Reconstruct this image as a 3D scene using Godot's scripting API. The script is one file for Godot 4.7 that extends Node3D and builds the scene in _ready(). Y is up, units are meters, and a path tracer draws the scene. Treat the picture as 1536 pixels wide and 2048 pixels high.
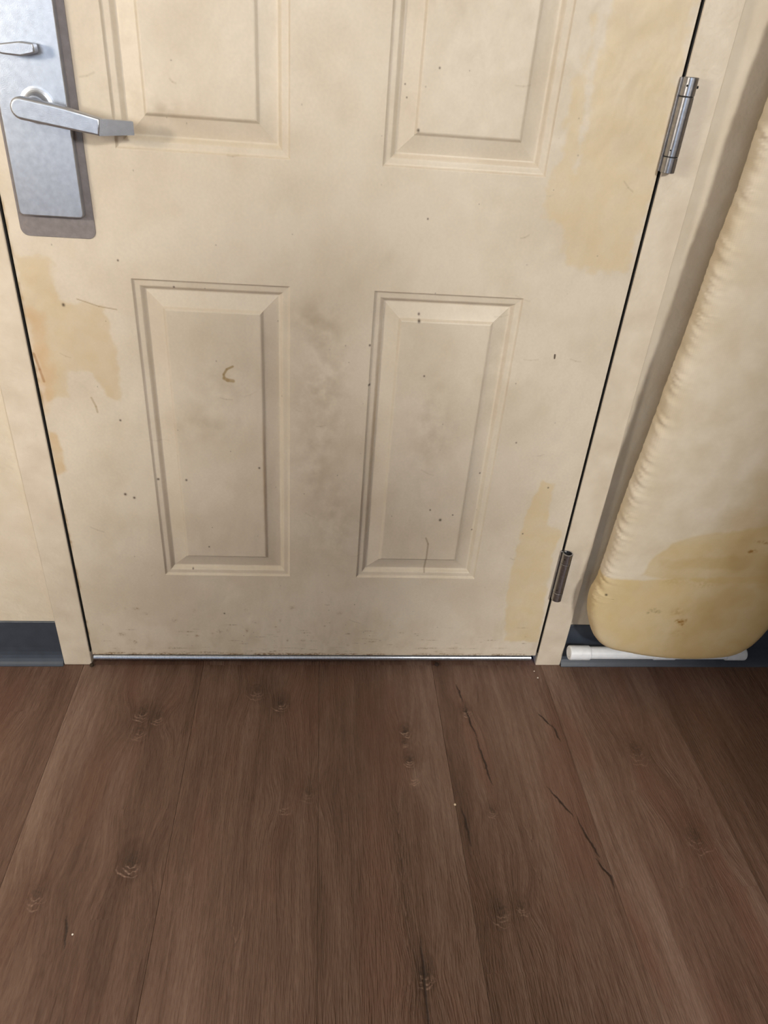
extends Node3D

# ---------------------------------------------------------------- mesh building
class MB:
	var v := PackedVector3Array()
	var n := PackedVector3Array()
	var t := PackedVector2Array()
	func tri(a: Vector3, b: Vector3, c: Vector3, na: Vector3, nb: Vector3, nc: Vector3, ta := Vector2.ZERO, tb := Vector2.ZERO, tc := Vector2.ZERO) -> void:
		var g := (c - a).cross(b - a)
		if g.length_squared() < 1e-20:
			return
		if g.dot(na + nb + nc) < 0.0:
			v.append_array([a, c, b]); n.append_array([na, nc, nb]); t.append_array([ta, tc, tb])
		else:
			v.append_array([a, b, c]); n.append_array([na, nb, nc]); t.append_array([ta, tb, tc])
	func quad(p: Array, q: Array, u: Array = [Vector2.ZERO, Vector2.ZERO, Vector2.ZERO, Vector2.ZERO]) -> void:
		tri(p[0], p[1], p[2], q[0], q[1], q[2], u[0], u[1], u[2])
		tri(p[0], p[2], p[3], q[0], q[2], q[3], u[0], u[2], u[3])
	func flat(a: Vector3, b: Vector3, c: Vector3, d: Vector3, nn: Vector3, u: Array = [Vector2.ZERO, Vector2.ZERO, Vector2.ZERO, Vector2.ZERO]) -> void:
		quad([a, b, c, d], [nn, nn, nn, nn], u)
	# box with rounded edges
	func rbox(lo: Vector3, hi: Vector3, r := 0.001, seg := 2) -> void:
		var c := (lo + hi) * 0.5
		var h := (hi - lo) * 0.5
		r = minf(r, minf(h.x, minf(h.y, h.z)) * 0.98)
		var ang := []
		for i in seg + 1:
			ang.append([-1.0, -PI / 4 * (1.0 - float(i) / seg)])
		for i in seg + 1:
			ang.append([1.0, PI / 4 * float(i) / seg])
		for ax in 3:
			for s in [-1.0, 1.0]:
				var grid := []
				for a in ang:
					var row := []
					for b in ang:
						var d := Vector3.ZERO
						d[ax] = s; d[(ax + 1) % 3] = tan(a[1]); d[(ax + 2) % 3] = tan(b[1])
						d = d.normalized()
						var p := Vector3.ZERO
						p[ax] = s * (h[ax] - r); p[(ax + 1) % 3] = a[0] * (h[(ax + 1) % 3] - r); p[(ax + 2) % 3] = b[0] * (h[(ax + 2) % 3] - r)
						row.append([c + p + d * r, d])
					grid.append(row)
				for i in ang.size() - 1:
					for j in ang.size() - 1:
						var q := [grid[i][j], grid[i + 1][j], grid[i + 1][j + 1], grid[i][j + 1]]
						quad([q[0][0], q[1][0], q[2][0], q[3][0]], [q[0][1], q[1][1], q[2][1], q[3][1]])
	# turned shape: profile of (radius, height) along axis from origin; flat-shaded along the profile, smooth around
	func lathe(at: Vector3, axis: Vector3, prof: Array, seg := 28) -> void:
		var e1 := axis.cross(Vector3(0.31, 0.77, 0.55)).normalized()
		var e2 := axis.cross(e1).normalized()
		for i in prof.size() - 1:
			var a: Vector2 = prof[i]
			var b: Vector2 = prof[i + 1]
			var d := b - a
			if d.length() < 1e-7:
				continue
			var m := Vector2(d.y, -d.x).normalized()
			for k in seg:
				var p := []
				var q := []
				for j in [[k, 0], [k, 1], [k + 1, 1], [k + 1, 0]]:
					var f: float = TAU * j[0] / seg
					var rad := e1 * cos(f) + e2 * sin(f)
					var c: Vector2 = a if j[1] == 0 else b
					p.append(at + rad * c.x + axis * c.y)
					q.append((rad * m.x + axis * m.y).normalized())
				quad(p, q)
	# convex outline in XY pushed from z0 to z1, front edge rounded by b
	func slab(o: PackedVector2Array, z0: float, z1: float, b := 0.001, seg := 3) -> void:
		var nn := []
		var cnt := o.size()
		var mid := Vector2.ZERO
		for p in o:
			mid += p / cnt
		for i in cnt:
			var d1 := (o[i] - o[(i + cnt - 1) % cnt]).normalized()
			var d2 := (o[(i + 1) % cnt] - o[i]).normalized()
			var d := (d1 + d2).normalized()
			var m := Vector2(d.y, -d.x)
			if m.dot(o[i] - mid) < 0.0:
				m = -m
			nn.append(m)
		var rings := [[0.0, z0, 0.0]]
		for k in seg + 1:
			var f := PI / 2 * k / seg
			rings.append([b * (1.0 - cos(f)), z1 - b + b * sin(f), f])
		for r in rings.size() - 1:
			for i in cnt:
				var j := (i + 1) % cnt
				var p := []
				var q := []
				for w in [[r, i], [r, j], [r + 1, j], [r + 1, i]]:
					var R: Array = rings[w[0]]
					var c: Vector2 = o[w[1]] - nn[w[1]] * R[0]
					p.append(Vector3(c.x, c.y, R[1]))
					q.append(Vector3(nn[w[1]].x * cos(R[2]), nn[w[1]].y * cos(R[2]), sin(R[2])))
				quad(p, q)
		for i in cnt:
			var j := (i + 1) % cnt
			var a: Vector2 = o[i] - nn[i] * b
			var c: Vector2 = o[j] - nn[j] * b
			var z := Vector3(0, 0, 1)
			tri(Vector3(mid.x, mid.y, z1), Vector3(a.x, a.y, z1), Vector3(c.x, c.y, z1), z, z, z)
			tri(Vector3(mid.x, mid.y, z0), Vector3(o[i].x, o[i].y, z0), Vector3(o[j].x, o[j].y, z0), -z, -z, -z)
	# profile in (z, y) drawn out along x from x0 to x1, flat faces, closed ends
	func along_x(prof: PackedVector2Array, x0: float, x1: float) -> void:
		var cnt := prof.size()
		var area := 0.0
		for i in cnt:
			area += prof[i].cross(prof[(i + 1) % cnt])
		for i in cnt:
			var a := prof[i]
			var b := prof[(i + 1) % cnt]
			var d := (b - a).normalized()
			var m := Vector2(d.y, -d.x) * signf(area)
			var nn := Vector3(0, m.y, m.x)
			flat(Vector3(x0, a.y, a.x), Vector3(x1, a.y, a.x), Vector3(x1, b.y, b.x), Vector3(x0, b.y, b.x), nn)
		var idx := Geometry2D.triangulate_polygon(prof)
		for k in range(0, idx.size(), 3):
			for e in [[x0, -1.0], [x1, 1.0]]:
				var nx := Vector3(e[1], 0, 0)
				tri(Vector3(e[0], prof[idx[k]].y, prof[idx[k]].x), Vector3(e[0], prof[idx[k + 1]].y, prof[idx[k + 1]].x), Vector3(e[0], prof[idx[k + 2]].y, prof[idx[k + 2]].x), nx, nx, nx)
	func tube(pts: Array, r: float, seg := 14) -> void:
		for i in pts.size() - 1:
			var d: Vector3 = (pts[i + 1] - pts[i])
			lathe(pts[i], d.normalized(), [Vector2(0, 0), Vector2(r, 0), Vector2(r, d.length()), Vector2(0, d.length())], seg)
	func mesh() -> ArrayMesh:
		var a := []
		a.resize(Mesh.ARRAY_MAX)
		a[Mesh.ARRAY_VERTEX] = v; a[Mesh.ARRAY_NORMAL] = n; a[Mesh.ARRAY_TEX_UV] = t
		var m := ArrayMesh.new()
		m.add_surface_from_arrays(Mesh.PRIMITIVE_TRIANGLES, a)
		return m

func obj(called: String, m: Mesh, mat: Material, parent: Node = self) -> MeshInstance3D:
	var o := MeshInstance3D.new()
	o.name = numbered(called, parent)
	o.mesh = m
	o.material_override = mat
	o.cast_shadow = GeometryInstance3D.SHADOW_CASTING_SETTING_ON
	parent.add_child(o, true)
	return o

func numbered(called: String, parent: Node) -> String:
	var k := 0
	var nm := called
	while parent.has_node(NodePath(nm)):
		k += 1
		nm = "%s_%03d" % [called, k]
	return nm

func thing(called: String) -> Node3D:
	var o := Node3D.new()
	o.name = numbered(called, self)
	add_child(o, true)
	return o

func tag(o: Node, label: String, category: String, kind := "", group := "") -> void:
	o.set_meta("label", label)
	o.set_meta("category", category)
	if kind: o.set_meta("kind", kind)
	if group: o.set_meta("group", group)

# ---------------------------------------------------------------- materials
func mat(c: Color, rough := 0.6, metal := 0.0) -> StandardMaterial3D:
	var m := StandardMaterial3D.new()
	m.albedo_color = c; m.roughness = rough; m.metallic = metal
	return m

func rgb8(r: float, g: float, b: float) -> Color:
	return Color(r / 255.0, g / 255.0, b / 255.0)

func fnl(sd: int, freq: float, oct := 3) -> FastNoiseLite:
	var f := FastNoiseLite.new()
	f.seed = sd; f.frequency = freq; f.fractal_octaves = oct
	f.noise_type = FastNoiseLite.TYPE_SIMPLEX_SMOOTH
	f.fractal_type = FastNoiseLite.FRACTAL_FBM if oct > 1 else FastNoiseLite.FRACTAL_NONE
	return f

func noise_tex(sd: int, freq: float, lo: Color, hi: Color, size := 512, oct := 4) -> NoiseTexture2D:
	var t := NoiseTexture2D.new()
	t.width = size; t.height = size; t.seamless = true
	t.noise = fnl(sd, freq, oct)
	var g := Gradient.new()
	g.set_color(0, lo); g.set_color(1, hi)
	t.color_ramp = g
	return t

func bump_tex(sd: int, freq: float, strength: float, size := 512, oct := 3) -> NoiseTexture2D:
	var t := NoiseTexture2D.new()
	t.width = size; t.height = size; t.seamless = true
	t.as_normal_map = true; t.bump_strength = strength
	t.noise = fnl(sd, freq, oct)
	return t

func tri_mat(lo: Color, hi: Color, rough: float, metal: float, per_m: float, sd: int, freq := 0.02, bump := 0.0, bfreq := 0.06) -> StandardMaterial3D:
	var m := mat(Color.WHITE, rough, metal)
	m.albedo_texture = noise_tex(sd, freq, lo, hi)
	m.uv1_triplanar = true; m.uv1_world_triplanar = true
	m.uv1_scale = Vector3.ONE * per_m
	if bump > 0.0:
		m.normal_enabled = true
		m.normal_texture = bump_tex(sd + 7, bfreq, 4.0)
		m.normal_scale = bump
	return m

# ---------------------------------------------------------------- painting of textures (stains, wear, grain, some shade)
func blend_px(im: Image, x: int, y: int, c: Color, a: float) -> void:
	if a <= 0.003 or x < 0 or y < 0 or x >= im.get_width() or y >= im.get_height():
		return
	im.set_pixel(x, y, im.get_pixel(x, y).lerp(c, minf(a, 1.0)))

# a stain or painted shade with a ragged outline; points are in pixels of im
func stain_shade(im: Image, poly: PackedVector2Array, c: Color, a: float, soft: float, nz: FastNoiseLite, rag: float) -> void:
	var bb := Rect2(poly[0], Vector2.ZERO)
	for p in poly:
		bb = bb.expand(p)
	bb = bb.grow(soft + rag + 2)
	for y in range(maxi(0, int(bb.position.y)), mini(im.get_height(), int(bb.end.y) + 1)):
		for x in range(maxi(0, int(bb.position.x)), mini(im.get_width(), int(bb.end.x) + 1)):
			var p := Vector2(x, y)
			var d := 1e9
			for i in poly.size():
				d = minf(d, p.distance_squared_to(Geometry2D.get_closest_point_to_segment(p, poly[i], poly[(i + 1) % poly.size()])))
			d = sqrt(d)
			if Geometry2D.is_point_in_polygon(p, poly):
				d = -d
			d += nz.get_noise_2d(x, y) * rag
			var k := 1.0 - smoothstep(-soft, soft, d)
			if k > 0.0:
				blend_px(im, x, y, c, a * k * (0.85 + 0.35 * nz.get_noise_2d(x * 0.6 + 500, y * 0.6)))

func blob(im: Image, x: float, y: float, rx: float, ry: float, c: Color, a: float, nz: FastNoiseLite = null) -> void:
	for j in range(int(y - ry * 2.2), int(y + ry * 2.2) + 2):
		for i in range(int(x - rx * 2.2), int(x + rx * 2.2) + 2):
			var d := Vector2((i - x) / rx, (j - y) / ry).length_squared()
			var k := exp(-d * 1.3)
			if nz: k *= clampf(0.55 + 1.3 * nz.get_noise_2d(i, j), 0.0, 1.3)
			if k > 0.03: blend_px(im, i, j, c, a * k)

func stroke(im: Image, pts: PackedVector2Array, w: float, c: Color, a: float) -> void:
	for s in pts.size() - 1:
		var bb := Rect2(pts[s], Vector2.ZERO).expand(pts[s + 1]).grow(w * 2 + 1)
		for j in range(int(bb.position.y), int(bb.end.y) + 1):
			for i in range(int(bb.position.x), int(bb.end.x) + 1):
				var q := Vector2(i, j)
				var d := q.distance_to(Geometry2D.get_closest_point_to_segment(q, pts[s], pts[s + 1]))
				blend_px(im, i, j, c, a * (1.0 - smoothstep(w * 0.4, w, d)))

const DW := 0.4545          # half width of the door leaf
const DT_W := 920
const DT_H := 2048          # one pixel of the door's paint is one millimetre

func dpx(x: float, y: float) -> Vector2:
	return Vector2((x + 0.46) * 1000.0, 2048.0 - y * 1000.0)

func dpoly(l: Array) -> PackedVector2Array:
	var o := PackedVector2Array()
	for i in range(0, l.size(), 2):
		o.append(dpx(l[i], l[i + 1]))
	return o

func door_paint() -> Image:
	var n1 := fnl(11, 0.006, 4)
	var n2 := fnl(12, 0.028, 3)
	var n3 := fnl(13, 0.16, 2)
	var data := PackedByteArray()
	data.resize(DT_W * DT_H * 3)
	var base := Vector3(214, 201, 182)
	var dirt := Vector3(166, 147, 118)
	var k := 0
	for y in DT_H:
		var up := (2048 - y) * 0.001
		var low := clampf((0.16 - up) / 0.13, 0.0, 1.0)
		var seen := up < 1.35
		for x in DT_W:
			var a := n1.get_noise_2d(x, y)
			var b := n2.get_noise_2d(x, y * 0.7) if seen else 0.0
			var c := n3.get_noise_2d(x, y) if seen else 0.0
			var g := clampf(0.12 + 0.42 * a + 0.16 * maxf(b, -0.1) + low * (0.06 + 0.5 * maxf(b + 0.1 * c, 0.0)), 0.0, 0.75)
			var col := base.lerp(dirt, g * 0.55) * (1.0 + 0.014 * c + 0.012 * b)
			data[k] = int(clampf(col.x, 0, 255)); data[k + 1] = int(clampf(col.y, 0, 255)); data[k + 2] = int(clampf(col.z, 0, 255))
			k += 3
	var im := Image.create_from_data(DT_W, DT_H, false, Image.FORMAT_RGB8, data)
	var rag := fnl(21, 0.035, 4)
	var yellow := rgb8(206, 181, 134)
	# patches of yellower touch-up paint
	stain_shade(im, dpoly([0.3213, 1.1126, 0.3204, 1.1446, 0.335, 0.96, 0.34, 1.40, 0.4377, 1.42, 0.4520, 1.0167, 0.4509, 0.9122, 0.4413, 0.8327, 0.3957, 0.8265, 0.3455, 0.8424, 0.3313, 0.8915, 0.299, 0.9034, 0.2997, 0.9371, 0.3129, 0.9955, 0.3049, 1.0493]), yellow, 0.50, 6.0, rag, 11.0)
	stain_shade(im, dpoly([-0.4535, 0.8077, -0.4027, 0.8056, -0.4026, 0.7447, -0.3781, 0.7422, -0.339, 0.7404, -0.3288, 0.679, -0.3318, 0.5871, -0.352, 0.592, -0.369, 0.6331, -0.3794, 0.6362, -0.4052, 0.6392, -0.4141, 0.5927, -0.4447, 0.5829, -0.448, 0.6496, -0.4517, 0.7273]), rgb8(198, 174, 134), 0.56, 4.0, rag, 7.0)
	stain_shade(im, dpoly([-0.4548, 0.735, -0.428, 0.72, -0.43, 0.61, -0.4548, 0.56]), rgb8(198, 160, 118), 0.45, 12.0, rag, 12.0)
	stain_shade(im, dpoly([-0.454, 0.5294, -0.4398, 0.5208, -0.437, 0.4549, -0.4549, 0.4446]), rgb8(196, 165, 122), 0.65, 3.0, rag, 4.0)
	stain_shade(im, dpoly([0.3854, 0.46, 0.4073, 0.4503, 0.4136, 0.3633, 0.4448, 0.3526, 0.4374, 0.294, 0.4530, 0.0664, 0.3808, 0.073, 0.365, 0.1808, 0.364, 0.2925, 0.367, 0.3844, 0.375, 0.4173]), yellow, 0.58, 3.0, rag, 5.0)
	# soft grey-brown blobs, most down the middle, then specks and scuffs
	var dull_brown := rgb8(140, 120, 92)
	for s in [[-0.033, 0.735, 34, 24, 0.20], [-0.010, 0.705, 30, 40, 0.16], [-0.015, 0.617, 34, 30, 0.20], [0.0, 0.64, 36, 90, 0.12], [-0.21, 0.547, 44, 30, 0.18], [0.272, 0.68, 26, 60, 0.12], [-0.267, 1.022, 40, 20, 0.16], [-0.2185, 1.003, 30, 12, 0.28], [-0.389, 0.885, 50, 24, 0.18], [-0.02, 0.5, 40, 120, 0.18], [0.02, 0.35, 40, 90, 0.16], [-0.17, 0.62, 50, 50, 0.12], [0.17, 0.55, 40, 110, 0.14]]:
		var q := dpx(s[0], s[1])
		blob(im, q.x, q.y, s[2], s[3], dull_brown, s[4], n2)
	var dark := rgb8(58, 44, 32)
	for s in [[0.1287, 1.0744, 1.1], [0.0862, 1.053, 0.9], [0.0896, 1.0378, 0.9], [0.1078, 1.0008, 1.8], [0.1325, 0.8891, 1.2], [0.134, 0.7482, 1.8], [0.1348, 0.7384, 2.2], [0.0607, 0.6968, 1.6], [0.0639, 0.6295, 1.8], [0.1519, 0.6487, 1.4], [-0.1156, 0.469, 1.7], [-0.2403, 0.4412, 1.8], [-0.3459, 0.4099, 2.3], [-0.3315, 0.4032, 2.0], [0.3241, 0.5335, 1.3], [0.2101, 0.3694, 2.4], [0.1893, 0.3908, 1.5], [0.2319, 0.381, 1.3], [0.2744, 0.3429, 1.4], [-0.3092, 0.8072, 1.3], [-0.3958, 0.7383, 2.2], [-0.2342, 0.7716, 1.4], [-0.3369, 0.5518, 1.6], [-0.2882, 0.4398, 2.0], [-0.2431, 0.2457, 1.4], [0.3985, 0.4447, 1.4], [0.3697, 0.3428, 1.3], [0.2719, 0.4655, 1.4], [-0.21, 0.3, 1.3], [-0.19, 0.14, 1.5]]:
		var q := dpx(s[0], s[1])
		blob(im, q.x, q.y, s[2], s[2] * 1.15, dark, 0.85)
	stroke(im, PackedVector2Array([dpx(0.3598, 0.6945), dpx(0.3604, 0.6885)]), 1.7, dark, 0.9)
	stroke(im, PackedVector2Array([dpx(-0.153, 0.652), dpx(-0.1625, 0.647), dpx(-0.1678, 0.638), dpx(-0.1672, 0.6315)]), 2.4, rgb8(150, 126, 86), 0.75)
	stroke(im, PackedVector2Array([dpx(-0.1672, 0.6315), dpx(-0.162, 0.6285), dpx(-0.1535, 0.6275)]), 4.0, rgb8(156, 130, 90), 0.7)
	stroke(im, PackedVector2Array([dpx(0.188, 0.328), dpx(0.1935, 0.315), dpx(0.1935, 0.245)]), 2.2, rgb8(140, 122, 98), 0.5)
	stroke(im, PackedVector2Array([dpx(-0.375, 0.748), dpx(-0.345, 0.7385), dpx(-0.32, 0.735)]), 1.4, rgb8(150, 128, 96), 0.5)
	stroke(im, PackedVector2Array([dpx(-0.377, 0.59), dpx(-0.372, 0.575), dpx(-0.371, 0.565)]), 2.2, rgb8(160, 140, 108), 0.5)
	stroke(im, PackedVector2Array([dpx(-0.452, 0.66), dpx(-0.448, 0.635), dpx(-0.445, 0.615)]), 2.6, rgb8(156, 112, 72), 0.55)
	# old wood-coloured grime caught in the panel grooves
	for gq in [[0.0765, 0.44, 0.72, rgb8(164, 130, 84), 0.16], [-0.1075, 0.33, 0.56, rgb8(160, 118, 80), 0.16], [-0.280, 0.40, 0.68, rgb8(160, 132, 96), 0.10]]:
		for i in 46:
			var f := i / 45.0
			var q := dpx(gq[0] + 0.0008 * sin(i * 1.7), lerpf(gq[1], gq[2], f))
			blob(im, q.x, q.y, 2.6, 7.0, gq[3], gq[4] * (0.4 + 0.9 * sin(PI * f)) * (0.7 + 0.5 * sin(i * 2.9)))
	# kick marks along the foot of the door
	var rng := RandomNumberGenerator.new()
	rng.seed = 5
	for i in 90:
		var x := rng.randf_range(-0.44, 0.44)
		var y := 0.03 + 0.09 * pow(rng.randf(), 2.4)
		var q := dpx(x, y)
		blob(im, q.x, q.y, rng.randf_range(2, 13), rng.randf_range(0.8, 2.0), rgb8(112, 88, 60), rng.randf_range(0.15, 0.6), n3)
	for i in 150:
		var x := rng.randf_range(-0.453, 0.42)
		var q := dpx(x, 0.0285 + 0.006 * pow(rng.randf(), 2.0))
		blob(im, q.x, q.y, rng.randf_range(4, 16), rng.randf_range(1.2, 3.2), rgb8(104, 76, 46), rng.randf_range(0.2, 0.7) * (1.0 if x < 0.15 else 0.5), n3)
	for i in 14:
		var q := dpx(rng.randf_range(-0.4, 0.4), 0.048 + rng.randf_range(-0.003, 0.003))
		blob(im, q.x, q.y, rng.randf_range(8, 26), 1.1, rgb8(120, 96, 68), rng.randf_range(0.2, 0.5), n3)
	for i in 26:
		var q := dpx(rng.randf_range(-0.43, 0.3), rng.randf_range(0.05, 0.16))
		blob(im, q.x, q.y, rng.randf_range(2, 7), rng.randf_range(2, 6), rgb8(132, 104, 74), rng.randf_range(0.2, 0.55), n3)
	for i in 70:
		var q := dpx(rng.randf_range(-0.44, 0.44), rng.randf_range(0.05, 1.1))
		blob(im, q.x, q.y, rng.randf_range(0.6, 1.1), rng.randf_range(0.6, 1.3), dark, rng.randf_range(0.25, 0.6))
	for i in 26:
		var q := dpx(rng.randf_range(-0.44, 0.44), rng.randf_range(0.1, 1.1))
		var d := Vector2.from_angle(rng.randf_range(-0.7, 0.7)) * rng.randf_range(8, 26)
		stroke(im, PackedVector2Array([q, q + d * 0.5 + Vector2(0, 1.2), q + d]), 1.6, dull_brown, rng.randf_range(0.06, 0.2))
	for i in 40:
		var q := dpx(-0.4535, rng.randf_range(0.03, 0.9))
		blob(im, q.x, q.y, rng.randf_range(1, 3), rng.randf_range(2, 12), rgb8(150, 120, 84), rng.randf_range(0.2, 0.6))
	return im

const PLANK := 0.2365
const PX0 := -0.7115
const FW := 2048
const FH := 1024
const FM := 0.000923828   # metres per pixel of the wood print

func wood_print() -> Array:
	var nb := fnl(31, 1.0, 2)
	var ng := fnl(32, 1.0, 2)
	var nf := fnl(33, 1.0, 1)
	var nw := fnl(34, 1.0, 2)
	var data := PackedByteArray()
	data.resize(FW * FH * 3)
	var hgt := PackedByteArray()
	hgt.resize(FW * FH)
	# knots: x, z, radius, strength (+ dark, - pale)
	var knots := [[-0.335, 0.122, 0.020, 0.8], [-0.305, 0.133, 0.018, 0.6], [-0.332, 0.165, 0.022, 0.5], [-0.124, 0.066, 0.024, 0.7], [-0.075, 0.10, 0.02, 0.9], [0.161, 0.172, 0.014, 1.0], [0.158, 0.20, 0.010, 0.6], [0.163, 0.238, 0.014, 0.9], [0.166, 0.277, 0.013, -0.9], [-0.291, 0.421, 0.024, 0.9], [0.276, 0.516, 0.022, 0.6], [-0.0585, 0.328, 0.016, -0.5], [0.286, 0.122, 0.015, 0.8], [0.297, 0.345, 0.013, 0.5], [0.31, 0.51, 0.014, 0.5], [0.149, 0.60, 0.018, 0.9], [-0.02, 0.30, 0.02, 0.3], [-0.42, 0.47, 0.02, 0.5], [0.60, 0.22, 0.03, 0.5], [0.64, 0.40, 0.03, 0.5], [-0.60, 0.21, 0.03, 0.5]]
	# broad tone across each board, from its left edge to its right edge
	var tone := [[0.50, 0.52, 0.46, 0.40, 0.36], [0.78, 0.58, 0.46, 0.42, 0.42], [0.44, 0.44, 0.40, 0.44, 0.38], [0.40, 0.42, 0.46, 0.56, 0.74], [0.32, 0.50, 0.56, 0.58, 0.46], [0.70, 0.56, 0.40, 0.44, 0.58], [0.28, 0.34, 0.38, 0.34, 0.32], [0.34, 0.40, 0.40, 0.36, 0.34]]
	var dark := Vector3(67, 44, 33)
	var mid := Vector3(102, 77, 64)
	var pale := Vector3(138, 115, 102)
	var red := Vector3(101, 68, 54)
	var k := 0
	for j in FH:
		var z := j * FM
		for i in FW:
			var x := PX0 + i * FM
			var pl := mini(int(i / 256.0), 7)
			var zz := z + pl * 7.3
			var wx := x + 0.006 * nw.get_noise_2d(x * 5.0, zz * 1.6 + 40.0)
			var kn := 0.0
			for q in knots:
				var dz: float = z - q[1]
				if dz > 0.09 or dz < -0.09: continue
				var dx: float = x - q[0]
				if dx > 0.07 or dx < -0.07: continue
				var r: float = q[2]
				var d2: float = (dx * dx) / (r * r) + (dz * dz) / (r * r * 2.6)
				if d2 > 12.0: continue
				var e := exp(-d2)
				wx += dx * 0.9 * exp(-d2 * 0.35)
				kn += q[3] * (e * 0.8 + 0.35 * exp(-d2 * 0.3) * sin(sqrt(d2) * 9.0) * 0.5)
			var broad := nb.get_noise_2d(wx * 16.0, zz * 1.5)
			var g := ng.get_noise_2d(wx * 85.0, zz * 4.0)
			var f := nf.get_noise_2d(wx * 430.0, zz * 17.0)
			var f2 := nf.get_noise_2d(x * 900.0 + 77.0, zz * 60.0)
			var across := (i / 256.0 - pl) * 4.0
			var seg := mini(int(across), 3)
			var row: Array = tone[pl]
			var t: float = lerpf(row[seg], row[seg + 1], smoothstep(0.0, 1.0, across - seg)) + 0.24 * broad + 0.20 * g + 0.17 * f + 0.13 * f2 - 0.42 * kn - (clampf(z - 0.2, 0.0, 0.3) * 0.8 if pl < 2 else 0.0)  # left boards darkened away from the wall to offset the floor lamp's light
			# cathedral arches on the middle plank
			if pl == 3 or pl == 4:
				var ax := x - (0.128 if pl == 3 else 0.36)
				var ar := sin((zz * 1.0 - absf(ax) * 5.2 + 0.02 * broad) * 62.0)
				var m: float = exp(-ax * ax / 0.0011) * clampf((z - 0.27) * 5.0, 0.0, 1.0)
				t += m * 0.13 * (1.0 - absf(ar) * 2.0) * (1.0 if pl == 3 else 0.5)
			var c := mid.lerp(pale, clampf((t - 0.45) * 1.5, 0.0, 1.0)) if t > 0.45 else mid.lerp(dark, clampf((0.45 - t) * 1.5, 0.0, 1.0))
			var rr := clampf(nb.get_noise_2d(wx * 9.0 + 60.0, zz * 2.2 + 9.0) * 1.0 - 0.08, 0.0, 0.36)
			c = c.lerp(red, rr)
			data[k * 3] = int(clampf(c.x, 0, 255)); data[k * 3 + 1] = int(clampf(c.y, 0, 255)); data[k * 3 + 2] = int(clampf(c.z, 0, 255))
			hgt[k] = int(clampf(128.0 + 46.0 * g + 60.0 * f + 46.0 * f2 - 30.0 * kn, 0, 255))
			k += 1
	var im := Image.create_from_data(FW, FH, false, Image.FORMAT_RGB8, data)
	var hi := Image.create_from_data(FW, FH, false, Image.FORMAT_L8, hgt)
	# knots: a dark eye with pale rims where the grain runs round it
	var rng := RandomNumberGenerator.new()
	rng.seed = 77
	var nk := fnl(36, 0.13, 3)
	for q in knots:
		var kx: float = (q[0] - PX0) / FM
		var ky: float = q[1] / FM
		var kr: float = q[2] / FM
		var st: float = absf(q[3])
		if q[3] > 0.0:
			blob(im, kx, ky, kr * 0.75, kr * 1.1, rgb8(68, 50, 40), 0.8 * st, nk)
			blob(im, kx, ky, kr * 0.4, kr * 0.5, rgb8(52, 37, 29), 0.75 * st, nk)
		for arc in 3:
			var rr := kr * (0.42 + 0.26 * arc)
			var a0 := rng.randf_range(0.1, 1.0)
			var al := PackedVector2Array()
			for i in 12:
				var f := a0 + i * rng.randf_range(0.16, 0.2)
				var wob := 1.0 + 0.25 * nk.get_noise_2d(f * 14.0, kx + arc * 30.0)
				al.append(Vector2(kx + cos(f) * rr * wob, ky + sin(f) * rr * 1.25 * wob))
			for i in al.size() - 1:
				stroke(im, PackedVector2Array([al[i], al[i + 1]]), 1.5 + 0.8 * sin(i * 0.9 + arc), rgb8(160, 134, 119), 0.55 * st * sin(PI * (i + 0.6) / 12.0))
				stroke(hi, PackedVector2Array([al[i], al[i + 1]]), 1.6, Color.WHITE, 0.3 * st)
	# pointed arches of the flat-sawn middle board, and a few on the next one
	for v in [[0.133, 0.345, 0.020], [0.131, 0.385, 0.017], [0.130, 0.430, 0.018], [0.131, 0.470, 0.014], [0.130, 0.520, 0.018], [0.128, 0.565, 0.015], [0.127, 0.615, 0.014], [0.126, 0.66, 0.014], [0.352, 0.40, 0.02], [0.35, 0.47, 0.02], [-0.12, 0.55, 0.02]]:
		for sd in [-1.0, 1.0]:
			for i in 22:
				var f0 := i / 22.0
				var f1 := (i + 1) / 22.0
				var w0 := 0.0016 * nk.get_noise_2d(v[1] * 900.0 + i * 2.6, sd * 40.0)
				var w1 := 0.0016 * nk.get_noise_2d(v[1] * 900.0 + (i + 1) * 2.6, sd * 40.0)
				var pa := Vector2((v[0] + sd * v[2] * pow(f0, 0.75) + w0 - PX0) / FM, (v[1] - 0.11 * f0) / FM)
				var pb := Vector2((v[0] + sd * v[2] * pow(f1, 0.75) + w1 - PX0) / FM, (v[1] - 0.11 * f1) / FM)
				stroke(im, PackedVector2Array([pa, pb]), 1.5, rgb8(148, 122, 106), 0.34 * (1.0 - f0))
				stroke(im, PackedVector2Array([pa + Vector2(0, 5), pb + Vector2(0, 5)]), 2.2, rgb8(66, 46, 37), 0.20 * (1.0 - f0))
	# splits in the grain
	var sp := rgb8(38, 22, 16)
	for l in [[0.4425, 0.36, 0.449, 0.395, 0.4555, 0.42, 0.4585, 0.435], [0.452, 0.437, 0.46, 0.455, 0.4665, 0.468, 0.4665, 0.488], [0.405, 0.30, 0.425, 0.335, 0.437, 0.36], [0.2865, 0.12, 0.2905, 0.15, 0.2975, 0.19], [0.296, 0.19, 0.3, 0.225, 0.304, 0.27, 0.308, 0.295], [0.243, 0.337, 0.2475, 0.37, 0.249, 0.41], [0.278, 0.055, 0.285, 0.10], [0.148, 0.55, 0.1475, 0.62, 0.1455, 0.70], [-0.366, 0.505, -0.357, 0.55], [0.452, 0.16, 0.459, 0.20], [0.43, 0.13, 0.452, 0.165]]:
		var p := PackedVector2Array()
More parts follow.
